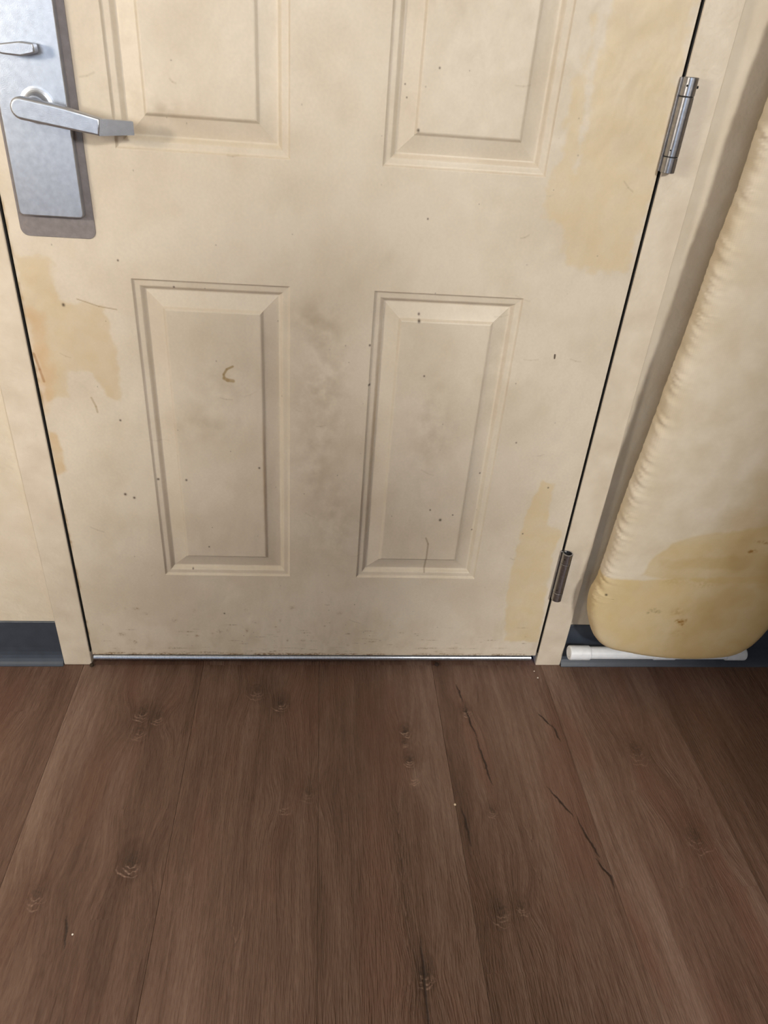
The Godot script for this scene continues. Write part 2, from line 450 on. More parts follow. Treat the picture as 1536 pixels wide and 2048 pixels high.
		for i in range(0, l.size(), 2):
			p.append(Vector2((l[i] - PX0) / FM, l[i + 1] / FM))
		var wv := PackedVector2Array()
		for i in p.size() - 1:
			for q in 8:
				var e := p[i].lerp(p[i + 1], q / 8.0)
				wv.append(e + Vector2(2.2 * nw.get_noise_1d(e.y * 0.05 + i * 3.0), 0))
		wv.append(p[-1])
		for i in wv.size() - 1:
			var f := sin(PI * (i + 0.5) / (wv.size() - 1))
			var wd := 1.2 + 1.8 * f * (0.6 + 0.6 * nw.get_noise_1d(wv[i].y * 0.12))
			stroke(im, PackedVector2Array([wv[i], wv[i + 1]]), wd, sp, 0.4 + 0.5 * f)
			stroke(hi, PackedVector2Array([wv[i], wv[i + 1]]), wd + 0.5, Color.BLACK, 0.8 * f)
	return [im, hi]

func pad_cloth() -> Image:
	# cover of the ironing board: x 0.48..0.92, y 0.06..1.50, one millimetre a pixel
	var n1 := fnl(51, 0.012, 3)
	var n2 := fnl(52, 0.09, 2)
	var w := 440
	var h := 1440
	var data := PackedByteArray()
	data.resize(w * h * 3)
	var k := 0
	for y in h:
		for x in w:
			var a := n1.get_noise_2d(x, y)
			var weave := 0.012 * sin(x * 2.1) + 0.012 * sin(y * 2.3)
			var c := Vector3(220, 206, 184).lerp(Vector3(200, 182, 152), clampf(0.25 + a * 0.5, 0, 1)) * (1.0 + weave * 0.6 + 0.01 * n2.get_noise_2d(x, y))
			data[k] = int(clampf(c.x, 0, 255)); data[k + 1] = int(clampf(c.y, 0, 255)); data[k + 2] = int(clampf(c.z, 0, 255))
			k += 3
	var im := Image.create_from_data(w, h, false, Image.FORMAT_RGB8, data)
	var rag := fnl(53, 0.02, 3)
	var pp := func(l: Array) -> PackedVector2Array:
		var o := PackedVector2Array()
		for i in range(0, l.size(), 2):
			o.append(Vector2((l[i] - 0.48) * 1000.0, 1440.0 - (l[i + 1] - 0.06) * 1000.0))
		return o
	var tan1 := rgb8(206, 176, 116)
	stain_shade(im, pp.call([0.47, 0.309, 0.52, 0.307, 0.58, 0.305, 0.65, 0.311, 0.93, 0.33, 0.93, 0.05, 0.47, 0.05]), tan1, 0.62, 3.5, rag, 4.0)
	stain_shade(im, pp.call([0.575, 0.318, 0.585, 0.355, 0.60, 0.372, 0.612, 0.39, 0.64, 0.404, 0.675, 0.414, 0.72, 0.42, 0.80, 0.44, 0.93, 0.46, 0.93, 0.30, 0.70, 0.305]), rgb8(198, 168, 108), 0.55, 4.0, rag, 5.0)
	stain_shade(im, pp.call([0.60, 0.352, 0.68, 0.36, 0.80, 0.37, 0.93, 0.38, 0.93, 0.34, 0.70, 0.333, 0.60, 0.336]), rgb8(186, 156, 100), 0.35, 5.0, rag, 6.0)
	stain_shade(im, pp.call([0.69, 0.05, 0.66, 0.18, 0.72, 0.30, 0.70, 0.42, 0.76, 0.62, 0.93, 0.80, 0.93, 0.05]), rgb8(168, 138, 86), 0.5, 45.0, rag, 20.0)  # cloth browned on the right: discolouration, with shade put into the colour too
	var brown := rgb8(142, 100, 40)
	var n4 := fnl(54, 0.11, 3)
	for q in [[0.6835, 0.207, 8.5, 6.0, brown, 0.95], [0.688, 0.2005, 5.0, 6.0, brown, 0.8], [0.676, 0.2095, 5.0, 4.0, brown, 0.7], [0.6925, 0.2115, 4.0, 3.0, brown, 0.6], [0.766, 0.3765, 8.0, 3.6, brown, 0.9], [0.762, 0.374, 4.0, 3.0, brown, 0.7], [0.775, 0.398, 10.0, 4.0, rgb8(150, 116, 62), 0.6], [0.786, 0.394, 5.0, 3.0, rgb8(140, 104, 52), 0.7], [0.620, 0.236, 7.0, 5.0, rgb8(132, 112, 74), 0.6], [0.630, 0.231, 6.0, 5.0, rgb8(138, 114, 74), 0.55], [0.613, 0.229, 4.0, 4.0, rgb8(140, 118, 80), 0.5], [0.640, 0.305, 20.0, 10.0, rgb8(188, 156, 98), 0.35], [0.70, 0.30, 24.0, 10.0, rgb8(176, 144, 88), 0.3]]:
		blob(im, (q[0] - 0.48) * 1000.0, 1440.0 - (q[1] - 0.06) * 1000.0, q[2], q[3], q[4], q[5], n4)
	blob(im, 41, 1440 - 209, 2.2, 2.2, rgb8(50, 40, 24), 0.9)
	blob(im, 190, 1440 - 172, 14, 10, rgb8(160, 126, 74), 0.35, n2)
	blob(im, 205, 1440 - 118, 12, 8, rgb8(166, 132, 80), 0.3, n2)
	return im

# ---------------------------------------------------------------- the door leaf
const PANEL_PROF := [[0.0, 0.0], [0.0010, -0.0005], [0.0022, -0.0026], [0.0034, -0.0036], [0.0050, -0.0038], [0.0102, -0.0040], [0.0120, -0.0046], [0.0142, -0.0074], [0.0160, -0.0100], [0.0174, -0.0108], [0.0190, -0.0107], [0.030, -0.0080], [0.0405, -0.0053], [0.0418, -0.0047], [0.0436, -0.0024], [0.0450, -0.0011], [0.0470, -0.0007]]

func duv(p: Vector3) -> Vector2:
	return Vector2((p.x + 0.46) * 1000.0 / DT_W, (2048.0 - p.y * 1000.0) / DT_H)

func panel_mesh(x0: float, x1: float, y0: float, y1: float) -> ArrayMesh:
	var b := MB.new()
	var pr := PANEL_PROF
	var slope := []
	for i in pr.size():
		var i0 := maxi(i - 1, 0)
		var i1 := mini(i + 1, pr.size() - 1)
		slope.append((pr[i1][1] - pr[i0][1]) / (pr[i1][0] - pr[i0][0]))
	slope[0] = 0.0
	slope[-1] = 0.0
	for side in 4:
		for i in pr.size() - 1:
			var p := []
			var q := []
			var u := []
			for w in [[i, 0], [i, 1], [i + 1, 1], [i + 1, 0]]:
				var d: float = pr[w[0]][0]
				var z: float = pr[w[0]][1]
				var lo := Vector2(x0 + d, y0 + d)
				var hi := Vector2(x1 - d, y1 - d)
				var c: Vector2 = [[Vector2(lo.x, lo.y), Vector2(hi.x, lo.y)], [Vector2(hi.x, lo.y), Vector2(hi.x, hi.y)], [Vector2(hi.x, hi.y), Vector2(lo.x, hi.y)], [Vector2(lo.x, hi.y), Vector2(lo.x, lo.y)]][side][w[1]]
				var inw: Vector2 = [Vector2(0, 1), Vector2(-1, 0), Vector2(0, -1), Vector2(1, 0)][side]
				var nn := Vector3(-inw.x * slope[w[0]], -inw.y * slope[w[0]], 1.0).normalized()
				var pt := Vector3(c.x, c.y, z)
				p.append(pt); q.append(nn); u.append(duv(pt))
			b.quad(p, q, u)
	var d: float = pr[-1][0]
	var z: float = pr[-1][1]
	var a := [Vector3(x0 + d, y0 + d, z), Vector3(x1 - d, y0 + d, z), Vector3(x1 - d, y1 - d, z), Vector3(x0 + d, y1 - d, z)]
	b.flat(a[0], a[1], a[2], a[3], Vector3(0, 0, 1), a.map(duv))
	return b.mesh()

const DOOR_Y0 := 0.0275
const DOOR_Y1 := 2.055
const PX := [[-0.294, -0.0625], [0.0625, 0.294]]
const PY := [[0.2329, 0.7823], [0.9526, 1.56], [1.67, 1.89]]

func door_slab() -> ArrayMesh:
	var b := MB.new()
	var e := 0.0014
	var xs := [-DW + e, -0.294, -0.0625, 0.0625, 0.294, DW - e]
	var ys := [DOOR_Y0 + e, 0.2329, 0.7823, 0.9526, 1.56, 1.67, 1.89, DOOR_Y1 - e]
	for i in 5:
		for j in 7:
			if i % 2 == 1 and j % 2 == 1:
				continue
			var p := [Vector3(xs[i], ys[j], 0), Vector3(xs[i + 1], ys[j], 0), Vector3(xs[i + 1], ys[j + 1], 0), Vector3(xs[i], ys[j + 1], 0)]
			b.flat(p[0], p[1], p[2], p[3], Vector3(0, 0, 1), p.map(duv))
	var o := [Vector2(-DW, DOOR_Y0), Vector2(DW, DOOR_Y0), Vector2(DW, DOOR_Y1), Vector2(-DW, DOOR_Y1)]
	var n2 := [Vector2(0, -1), Vector2(1, 0), Vector2(0, 1), Vector2(-1, 0)]
	var inn := [Vector2(-DW + e, DOOR_Y0 + e), Vector2(DW - e, DOOR_Y0 + e), Vector2(DW - e, DOOR_Y1 - e), Vector2(-DW + e, DOOR_Y1 - e)]
	for i in 4:
		var j := (i + 1) % 4
		var m: Vector2 = n2[i]
		var s := Vector3(m.x, m.y, 0)
		var c := [Vector3(inn[i].x, inn[i].y, 0), Vector3(inn[j].x, inn[j].y, 0), Vector3(o[j].x, o[j].y, -e), Vector3(o[i].x, o[i].y, -e)]
		b.quad(c, [Vector3(0, 0, 1), Vector3(0, 0, 1), s, s], c.map(duv))
		var f := [c[3], c[2], Vector3(o[j].x, o[j].y, -0.044), Vector3(o[i].x, o[i].y, -0.044)]
		b.flat(f[0], f[1], f[2], f[3], s, f.map(duv))
	var k := [Vector3(-DW, DOOR_Y0, -0.044), Vector3(DW, DOOR_Y0, -0.044), Vector3(DW, DOOR_Y1, -0.044), Vector3(-DW, DOOR_Y1, -0.044)]
	b.flat(k[0], k[1], k[2], k[3], Vector3(0, 0, -1), k.map(duv))
	return b.mesh()

func round_rect(x0: float, x1: float, y0: float, y1: float, r: float, seg := 6) -> PackedVector2Array:
	var o := PackedVector2Array()
	for c in [[x1 - r, y0 + r, -PI / 2], [x1 - r, y1 - r, 0.0], [x0 + r, y1 - r, PI / 2], [x0 + r, y0 + r, PI]]:
		for i in seg + 1:
			var f: float = c[2] + PI / 2 * i / seg
			o.append(Vector2(c[0] + r * cos(f), c[1] + r * sin(f)))
	return o

func hinge(door: Node3D, y0: float, y1: float, steel: Material, dark: Material, open_top: bool) -> void:
	var root := Node3D.new()
	root.name = numbered("hinge", door)
	door.add_child(root, true)
	var cx := 0.4628
	var cz := 0.0098
	var r := 0.0098
	var up := Vector3.UP
	var cuts := [y0, y0 + 0.0205, y1 - 0.0225, y1]
	for i in 3:
		var a: float = cuts[i] + (0.0005 if i > 0 else 0.0)
		var b: float = cuts[i + 1] - (0.0005 if i < 2 else 0.0)
		var l := b - a
		var m := MB.new()
		var e := 0.0006
		var prof := [Vector2(0, 0), Vector2(r - e, 0), Vector2(r, e), Vector2(r, l - e), Vector2(r - e, l)]
		if i == 2 and open_top:
			prof.append_array([Vector2(r * 0.76, l), Vector2(r * 0.74, l - 0.0008), Vector2(r * 0.74, l - 0.012), Vector2(0, l - 0.012)])
		else:
			prof.append_array([Vector2(r * 0.62, l), Vector2(r * 0.6, l - 0.0006), Vector2(0, l - 0.0006)])
		m.lathe(Vector3(cx, a, cz), up, prof, 40)
		obj("knuckle", m.mesh(), steel, root)
	var core := MB.new()
	core.lathe(Vector3(cx, y0 + 0.002, cz), up, [Vector2(0, 0), Vector2(r * 0.93, 0), Vector2(r * 0.93, y1 - y0 - 0.0155), Vector2(0, y1 - y0 - 0.0155)], 24)
	obj("pin", core.mesh(), dark, root)
	var leafm := MB.new()
	leafm.rbox(Vector3(0.4515, y0 + 0.0006, -0.002), Vector3(0.4625, y1 - 0.0006, 0.0042), 0.0008)
	leafm.rbox(Vector3(0.4553, y0 + 0.0006, -0.03), Vector3(0.4587, y1 - 0.0006, 0.003), 0.0005)
	obj("leaf", leafm.mesh(), steel, root)
	for s in [[y1 - 0.010, 0.0013], [y0 + 0.029, 0.0011]]:
		var h := MB.new()
		var ang := deg_to_rad(130)
		var dir := Vector3(cos(ang), 0, sin(ang))
		h.lathe(Vector3(cx, s[0], cz) + dir * (r - 0.0005), dir, [Vector2(0, 0), Vector2(s[1], 0), Vector2(s[1], 0.0007), Vector2(0, 0.0007)], 12)
		obj("pin_hole", h.mesh(), dark, root)
	if not open_top:
		var k := MB.new()
		k.lathe(Vector3(cx + r * 0.92, y1 - 0.011, cz + 0.002), Vector3.RIGHT, [Vector2(0, 0), Vector2(0.0017, 0), Vector2(0.0017, 0.0024), Vector2(0, 0.0026)], 12)
		obj("tension_pin", k.mesh(), dark, root)

# ---------------------------------------------------------------- the ironing board
const BOARD_L := [0.5112, 0.2456, 0.5178, 0.2762, 0.5216, 0.3608, 0.5242, 0.4424, 0.5318, 0.5494, 0.5393, 0.6717, 0.5466, 0.7941, 0.5499, 0.8756, 0.5562, 0.9572, 0.5586, 1.0591, 0.5713, 1.2019, 0.6019, 1.3242, 0.6478, 1.4057]
const BOARD_B := [0.9077, 0.2456, 0.9031, 0.1977, 0.8940, 0.1518, 0.8761, 0.1131, 0.8404, 0.0846, 0.7752, 0.0759, 0.7173, 0.0769, 0.6631, 0.0835, 0.6166, 0.0937, 0.5734, 0.1060, 0.5448, 0.1294, 0.5254, 0.1671, 0.5132, 0.2079]

func smooth_loop(c: PackedVector2Array, step: float) -> PackedVector2Array:
	var o := PackedVector2Array()
	var k := c.size()
	for i in k:
		var n := maxi(2, int(c[i].distance_to(c[(i + 1) % k]) / step))
		for s in n:
			o.append(c[i].cubic_interpolate(c[(i + 1) % k], c[(i + k - 1) % k], c[(i + 2) % k], float(s) / n))
	return o

func board_outline(step: float) -> PackedVector2Array:
	var c := PackedVector2Array()
	for i in range(0, BOARD_L.size(), 2):
		c.append(Vector2(BOARD_L[i], BOARD_L[i + 1]))
	c.append(Vector2(0.7120, 1.4350))
	for i in range(BOARD_L.size() - 2, -1, -2):
		if BOARD_L[i + 1] > 0.255:
			c.append(Vector2(1.4240 - BOARD_L[i], BOARD_L[i + 1]))
	for i in range(0, BOARD_B.size(), 2):
		c.append(Vector2(BOARD_B[i], BOARD_B[i + 1]))
	return smooth_loop(c, step)

func board_pad() -> ArrayMesh:
	var o := board_outline(0.0035)
	var k := o.size()
	var nz := fnl(61, 1.0, 2)
	var nl := fnl(62, 1.0, 2)
	var nrm := []
	var acc := 0.0
	var s := []
	for i in k:
		var d := (o[(i + 1) % k] - o[(i + k - 1) % k]).normalized()
		nrm.append(Vector2(d.y, -d.x))
		s.append(acc)
		acc += o[i].distance_to(o[(i + 1) % k])
	if (nrm[0] as Vector2).dot(o[0] - Vector2(0.7, 0.7)) < 0:
		for i in k: nrm[i] = -nrm[i]
	# rings: inset, z, strength of the gathers
	var rings := [[0.030, 0.0320, 0.0], [0.006, 0.0320, 0.2], [0.0015, 0.0345, 0.6], [0.0, 0.0400, 1.0], [0.0, 0.0480, 1.0], [0.0012, 0.0550, 1.0], [0.0040, 0.0606, 1.0], [0.0080, 0.0644, 0.9], [0.0130, 0.0668, 0.7], [0.020, 0.0684, 0.45], [0.030, 0.0693, 0.25], [0.045, 0.0698, 0.1]]
	var P := []
	for r in rings:
		var row := PackedVector3Array()
		for i in k:
			var side := smoothstep(0.17, 0.27, o[i].y)
			var skew: float = s[i] + (r[1] - 0.04) * 0.5
			var g := nz.get_noise_1d(skew * 62.0)
			var crease := 1.0 - absf(nz.get_noise_1d(skew * 52.0 + 300.0)) * 2.8
			crease = maxf(crease, 0.0)
			var amp: float = r[2] * (0.15 + 0.85 * side)
			var inset: float = r[0] + amp * (0.0016 * crease - 0.0011 * g)
			var c: Vector2 = o[i] - nrm[i] * inset
			var z: float = r[1] - amp * (0.0019 * crease - 0.0008 * g) * (1.0 if r[1] > 0.05 else 0.0)
			row.append(Vector3(c.x, c.y, z))
		P.append(row)
	# towards the middle line
	for q in [0.25, 0.5, 0.75, 1.0]:
		var row := PackedVector3Array()
		for i in k:
			var c: Vector2 = o[i] - nrm[i] * 0.045
			var mid := Vector2(0.7120, clampf(c.y, 0.25, 1.30))
			var e := c.lerp(mid, q)
			row.append(Vector3(e.x, e.y, 0.0698 + 0.0006 * sin(q * PI / 2) + 0.0012 * nl.get_noise_2d(e.x * 9.0, e.y * 5.0) * q))
		P.append(row)
	var N := []
	for r in P.size():
		var row := PackedVector3Array()
		for i in k:
			var a: Vector3 = P[r][(i + 1) % k] - P[r][(i + k - 1) % k]
			var b: Vector3 = P[mini(r + 1, P.size() - 1)][i] - P[maxi(r - 1, 0)][i]
			var nn := a.cross(b).normalized()
			if r == P.size() - 1 or nn.length() < 0.5: nn = Vector3(0, 0, 1)
			row.append(nn)
		N.append(row)
	# outward check
	var probe: Vector3 = N[4][5]
	var flip := -1.0 if probe.dot(Vector3(nrm[5].x, nrm[5].y, 0)) < 0 else 1.0
	var b := MB.new()
	var uv := func(p: Vector3) -> Vector2: return Vector2((p.x * 0.98093 - 0.48042) / 0.44, 1.0 - (p.y * 0.98093 + -0.03894) / 1.44)
	for r in P.size() - 1:
		for i in k:
			var j := (i + 1) % k
			var p := [P[r][i], P[r][j], P[r + 1][j], P[r + 1][i]]
			var q := [N[r][i] * flip, N[r][j] * flip, N[r + 1][j] * flip, N[r + 1][i] * flip]
			if r + 1 == P.size() - 1:
				q[2] = Vector3(0, 0, 1); q[3] = Vector3(0, 0, 1)
			b.quad(p, q, p.map(uv))
	return b.mesh()

func ribbed_cap(at: float, dir: float, y: float, z: float, r: float, l: float) -> MB:
	# ribbed plastic cap on the end of the foot tube; at = outer end, running inwards
	var b := MB.new()
	var seg := 48
	var prof := [[0.0, 0.0], [r * 0.52, 0.0], [r * 0.55, 0.0016], [r * 0.62, 0.0016], [r * 0.66, 0.0], [r * 0.88, 0.0], [r * 0.985, 0.0016], [r, 0.0035], [r, l * 0.55], [r * 0.985, l * 0.58], [r * 0.985, l - 0.001], [r * 0.93, l], [0.0, l]]
	for i in prof.size() - 1:
		for k in seg:
			var p := []
			var q := []
			for w in [[i, k], [i + 1, k], [i + 1, k + 1], [i, k + 1]]:
				var f: float = TAU * w[1] / seg
				var rr: float = prof[w[0]][0]
				var ribs: bool = w[0] >= 6 and w[0] <= 8
				if ribs and w[1] % 2 == 0: rr -= 0.0006
				var rad := Vector3(0, cos(f), sin(f))
				p.append(Vector3(at + dir * prof[w[0]][1], y, z) + rad * rr)
				var d := Vector2(prof[i + 1][0] - prof[i][0], prof[i + 1][1] - prof[i][1])
				q.append((rad * d.y + Vector3(-dir, 0, 0) * d.x).normalized())
			b.quad(p, q)
	return b

# ---------------------------------------------------------------- unseen person added behind the camera to cast the soft shadow on the door
# chains of [point, radius]; every bone is a tapered capsule, joined smoothly and meshed as surface nets
func flesh(chains: Array, cell: float, k: float, grow := 0.0) -> ArrayMesh:
	var sum := {}
	for ch in chains:
		for i in ch.size() - 1:
			var a: Vector3 = ch[i][0]
			var c: Vector3 = ch[i + 1][0]
			var ra: float = ch[i][1] + grow
			var rc: float = ch[i + 1][1] + grow
			var m := maxf(ra, rc) + cell * 3.0
			var lo := ((a.min(c) - Vector3.ONE * m) / cell).floor()
			var hi := ((a.max(c) + Vector3.ONE * m) / cell).ceil()
			var ac := c - a
			var l2 := maxf(ac.length_squared(), 1e-9)
			for x in range(int(lo.x), int(hi.x) + 1):
				for y in range(int(lo.y), int(hi.y) + 1):
					for z in range(int(lo.z), int(hi.z) + 1):
						var p := Vector3(x, y, z) * cell
						var t := clampf((p - a).dot(ac) / l2, 0.0, 1.0)
						var d := p.distance_to(a + ac * t) - lerpf(ra, rc, t)
						if d < cell * 3.0:
							var key := Vector3i(x, y, z)
							sum[key] = sum.get(key, 0.0) + exp(-d * k)
	var val := func(q: Vector3i) -> float: return -log(maxf(sum.get(q, 0.0), 1e-12)) / k
	var vert := {}
	var corners := []
	for i in 8:
		corners.append(Vector3i(i & 1, (i >> 1) & 1, (i >> 2) & 1))
	for key in sum:
		var d := []
		var ins := 0
		for q in corners:
			var e: float = val.call(key + q)
			d.append(e)
			if e < 0.0: ins += 1
		if ins == 0 or ins == 8: continue
		var acc := Vector3.ZERO
		var cnt := 0
		for i in 8:
			for bit in [1, 2, 4]:
				if i & bit: continue
				var j: int = i | bit
				if (d[i] < 0.0) != (d[j] < 0.0):
					var t: float = d[i] / (d[i] - d[j])
					acc += Vector3(corners[i]).lerp(Vector3(corners[j]), t)
					cnt += 1
		var g := Vector3(d[1] + d[3] + d[5] + d[7] - d[0] - d[2] - d[4] - d[6], d[2] + d[3] + d[6] + d[7] - d[0] - d[1] - d[4] - d[5], d[4] + d[5] + d[6] + d[7] - d[0] - d[1] - d[2] - d[3])
		vert[key] = [(Vector3(key) + acc / cnt) * cell, g.normalized()]
	var b := MB.new()
	for key in sum:
		var here: float = sum[key]
		for ax in 3:
			var step := Vector3i.ZERO
			step[ax] = 1
			if (here > 1.0) == (sum.get(key + step, 0.0) > 1.0): continue
			var u := Vector3i.ZERO
			u[(ax + 1) % 3] = 1
			var w := Vector3i.ZERO
			w[(ax + 2) % 3] = 1
			var q := [key, key - u, key - u - w, key - w]
			if not (vert.has(q[0]) and vert.has(q[1]) and vert.has(q[2]) and vert.has(q[3])): continue
			b.quad([vert[q[0]][0], vert[q[1]][0], vert[q[2]][0], vert[q[3]][0]], [vert[q[0]][1], vert[q[1]][1], vert[q[2]][1], vert[q[3]][1]])
	return b.mesh()

func shadow_person(at: Vector3) -> void:
	var o := thing("person")
	o.position = at
	o.rotation.y = 0.86
	tag(o, "added unseen person standing behind the camera in a grey shirt and dark trousers, forearms raised", "person")
	var skin := mat(rgb8(196, 150, 122), 0.6)
	var shirt := tri_mat(rgb8(104, 108, 114), rgb8(118, 122, 128), 0.9, 0.0, 6.0, 90)
	var jeans := tri_mat(rgb8(42, 48, 60), rgb8(54, 60, 74), 0.9, 0.0, 8.0, 91)
	var hair := mat(rgb8(44, 32, 24), 0.7)
	var shoe := mat(rgb8(36, 34, 34), 0.6)
	var P := func(x: float, y: float, z: float, r: float) -> Array: return [Vector3(x, y, z), r]
	var spine := [P.call(0.0, 0.79, 0.0, 0.105), P.call(0.0, 0.95, 0.0, 0.092), P.call(0.0, 1.12, 0.01, 0.100), P.call(0.0, 1.20, 0.01, 0.082)]
	var head := [[P.call(0.0, 1.23, 0.01, 0.050), P.call(0.0, 1.31, -0.01, 0.048)], [P.call(0.0, 1.415, -0.01, 0.078), P.call(0.0, 1.375, -0.035, 0.064)], [P.call(0.0, 1.355, -0.06, 0.050), P.call(0.0, 1.325, -0.062, 0.040)], [P.call(0.0, 1.385, -0.10, 0.008), P.call(0.0, 1.362, -0.112, 0.011)]]
	for s in [-1.0, 1.0]:
		head.append([P.call(s * 0.074, 1.40, -0.005, 0.014), P.call(s * 0.078, 1.38, -0.01, 0.010)])
	var arms := []
	var sleeves := []
	var legs := []
	var shoes := []
	var wrists := {}
	for s in [-1.0, 1.0]:
		var sh := Vector3(s * 0.130, 1.205, 0.01)
		var el := Vector3(s * 0.145, 0.98, -0.02)
		var wr := Vector3(s * 0.055, 1.05, -0.215)
		wrists[s] = wr
		sleeves.append([[Vector3(s * 0.05, 1.19, 0.01), 0.062], [sh, 0.052], [sh.lerp(el, 0.62), 0.044]])
		arms.append([[sh, 0.046], [el, 0.037], [wr, 0.025]])
		var hip := Vector3(s * 0.075, 0.78, 0.0)
		var kn := Vector3(s * 0.08, 0.43, -0.012)
		var an := Vector3(s * 0.085, 0.075, 0.02)
		legs.append([[hip, 0.088], [kn, 0.060], [an, 0.046]])
		shoes.append([[Vector3(s * 0.085, 0.048, 0.03), 0.045], [Vector3(s * 0.095, 0.040, -0.12), 0.037]])
	obj("body", flesh([spine] + head + arms + legs, 0.014, 60.0), skin, o)
	obj("shirt", flesh([spine] + sleeves, 0.016, 60.0, 0.012), shirt, o)
	obj("trousers", flesh([[spine[0], P.call(0.0, 0.88, 0.0, 0.096)]] + legs, 0.016, 60.0, 0.014), jeans, o)
	obj("shoe", flesh([shoes[0]], 0.010, 120.0), shoe, o)
	obj("shoe", flesh([shoes[1]], 0.010, 120.0), shoe, o)
	obj("hair", flesh([[P.call(0.0, 1.435, 0.005, 0.079), P.call(0.0, 1.395, 0.035, 0.070)]], 0.012, 120.0), hair, o)
	for s in [-1.0, 1.0]:
		var wr: Vector3 = wrists[s]
		var pm := wr + Vector3(-s * 0.004, 0.035, -0.04)
		var chains := [[[wr, 0.025], [pm, 0.026]], [[wr + Vector3(-s * 0.012, 0.005, 0), 0.020], [pm + Vector3(-s * 0.012, -0.012, 0.012), 0.022]]]
		for f in 4:
			var k0 := pm + Vector3(s * 0.004, 0.018 - f * 0.017, -0.006 + f * 0.006)
			var l: float = [0.040, 0.045, 0.042, 0.033][f]
			var k1 := k0 + Vector3(-s * 0.004, 0.010, -0.9 * l)
			chains.append([[k0, 0.0095], [k1, 0.0088], [k1 + Vector3(-s * 0.6 * l, 0.004, -0.25 * l), 0.0080], [k1 + Vector3(-s * 0.95 * l, 0.0, 0.1 * l), 0.0072]])
		chains.append([[pm + Vector3(-s * 0.012, 0.01, 0.012), 0.012], [pm + Vector3(-s * 0.030, 0.030, 0.004), 0.0105], [pm + Vector3(-s * 0.040, 0.050, -0.012), 0.0085]])
		obj("hand", flesh(chains, 0.005, 260.0), skin, o)

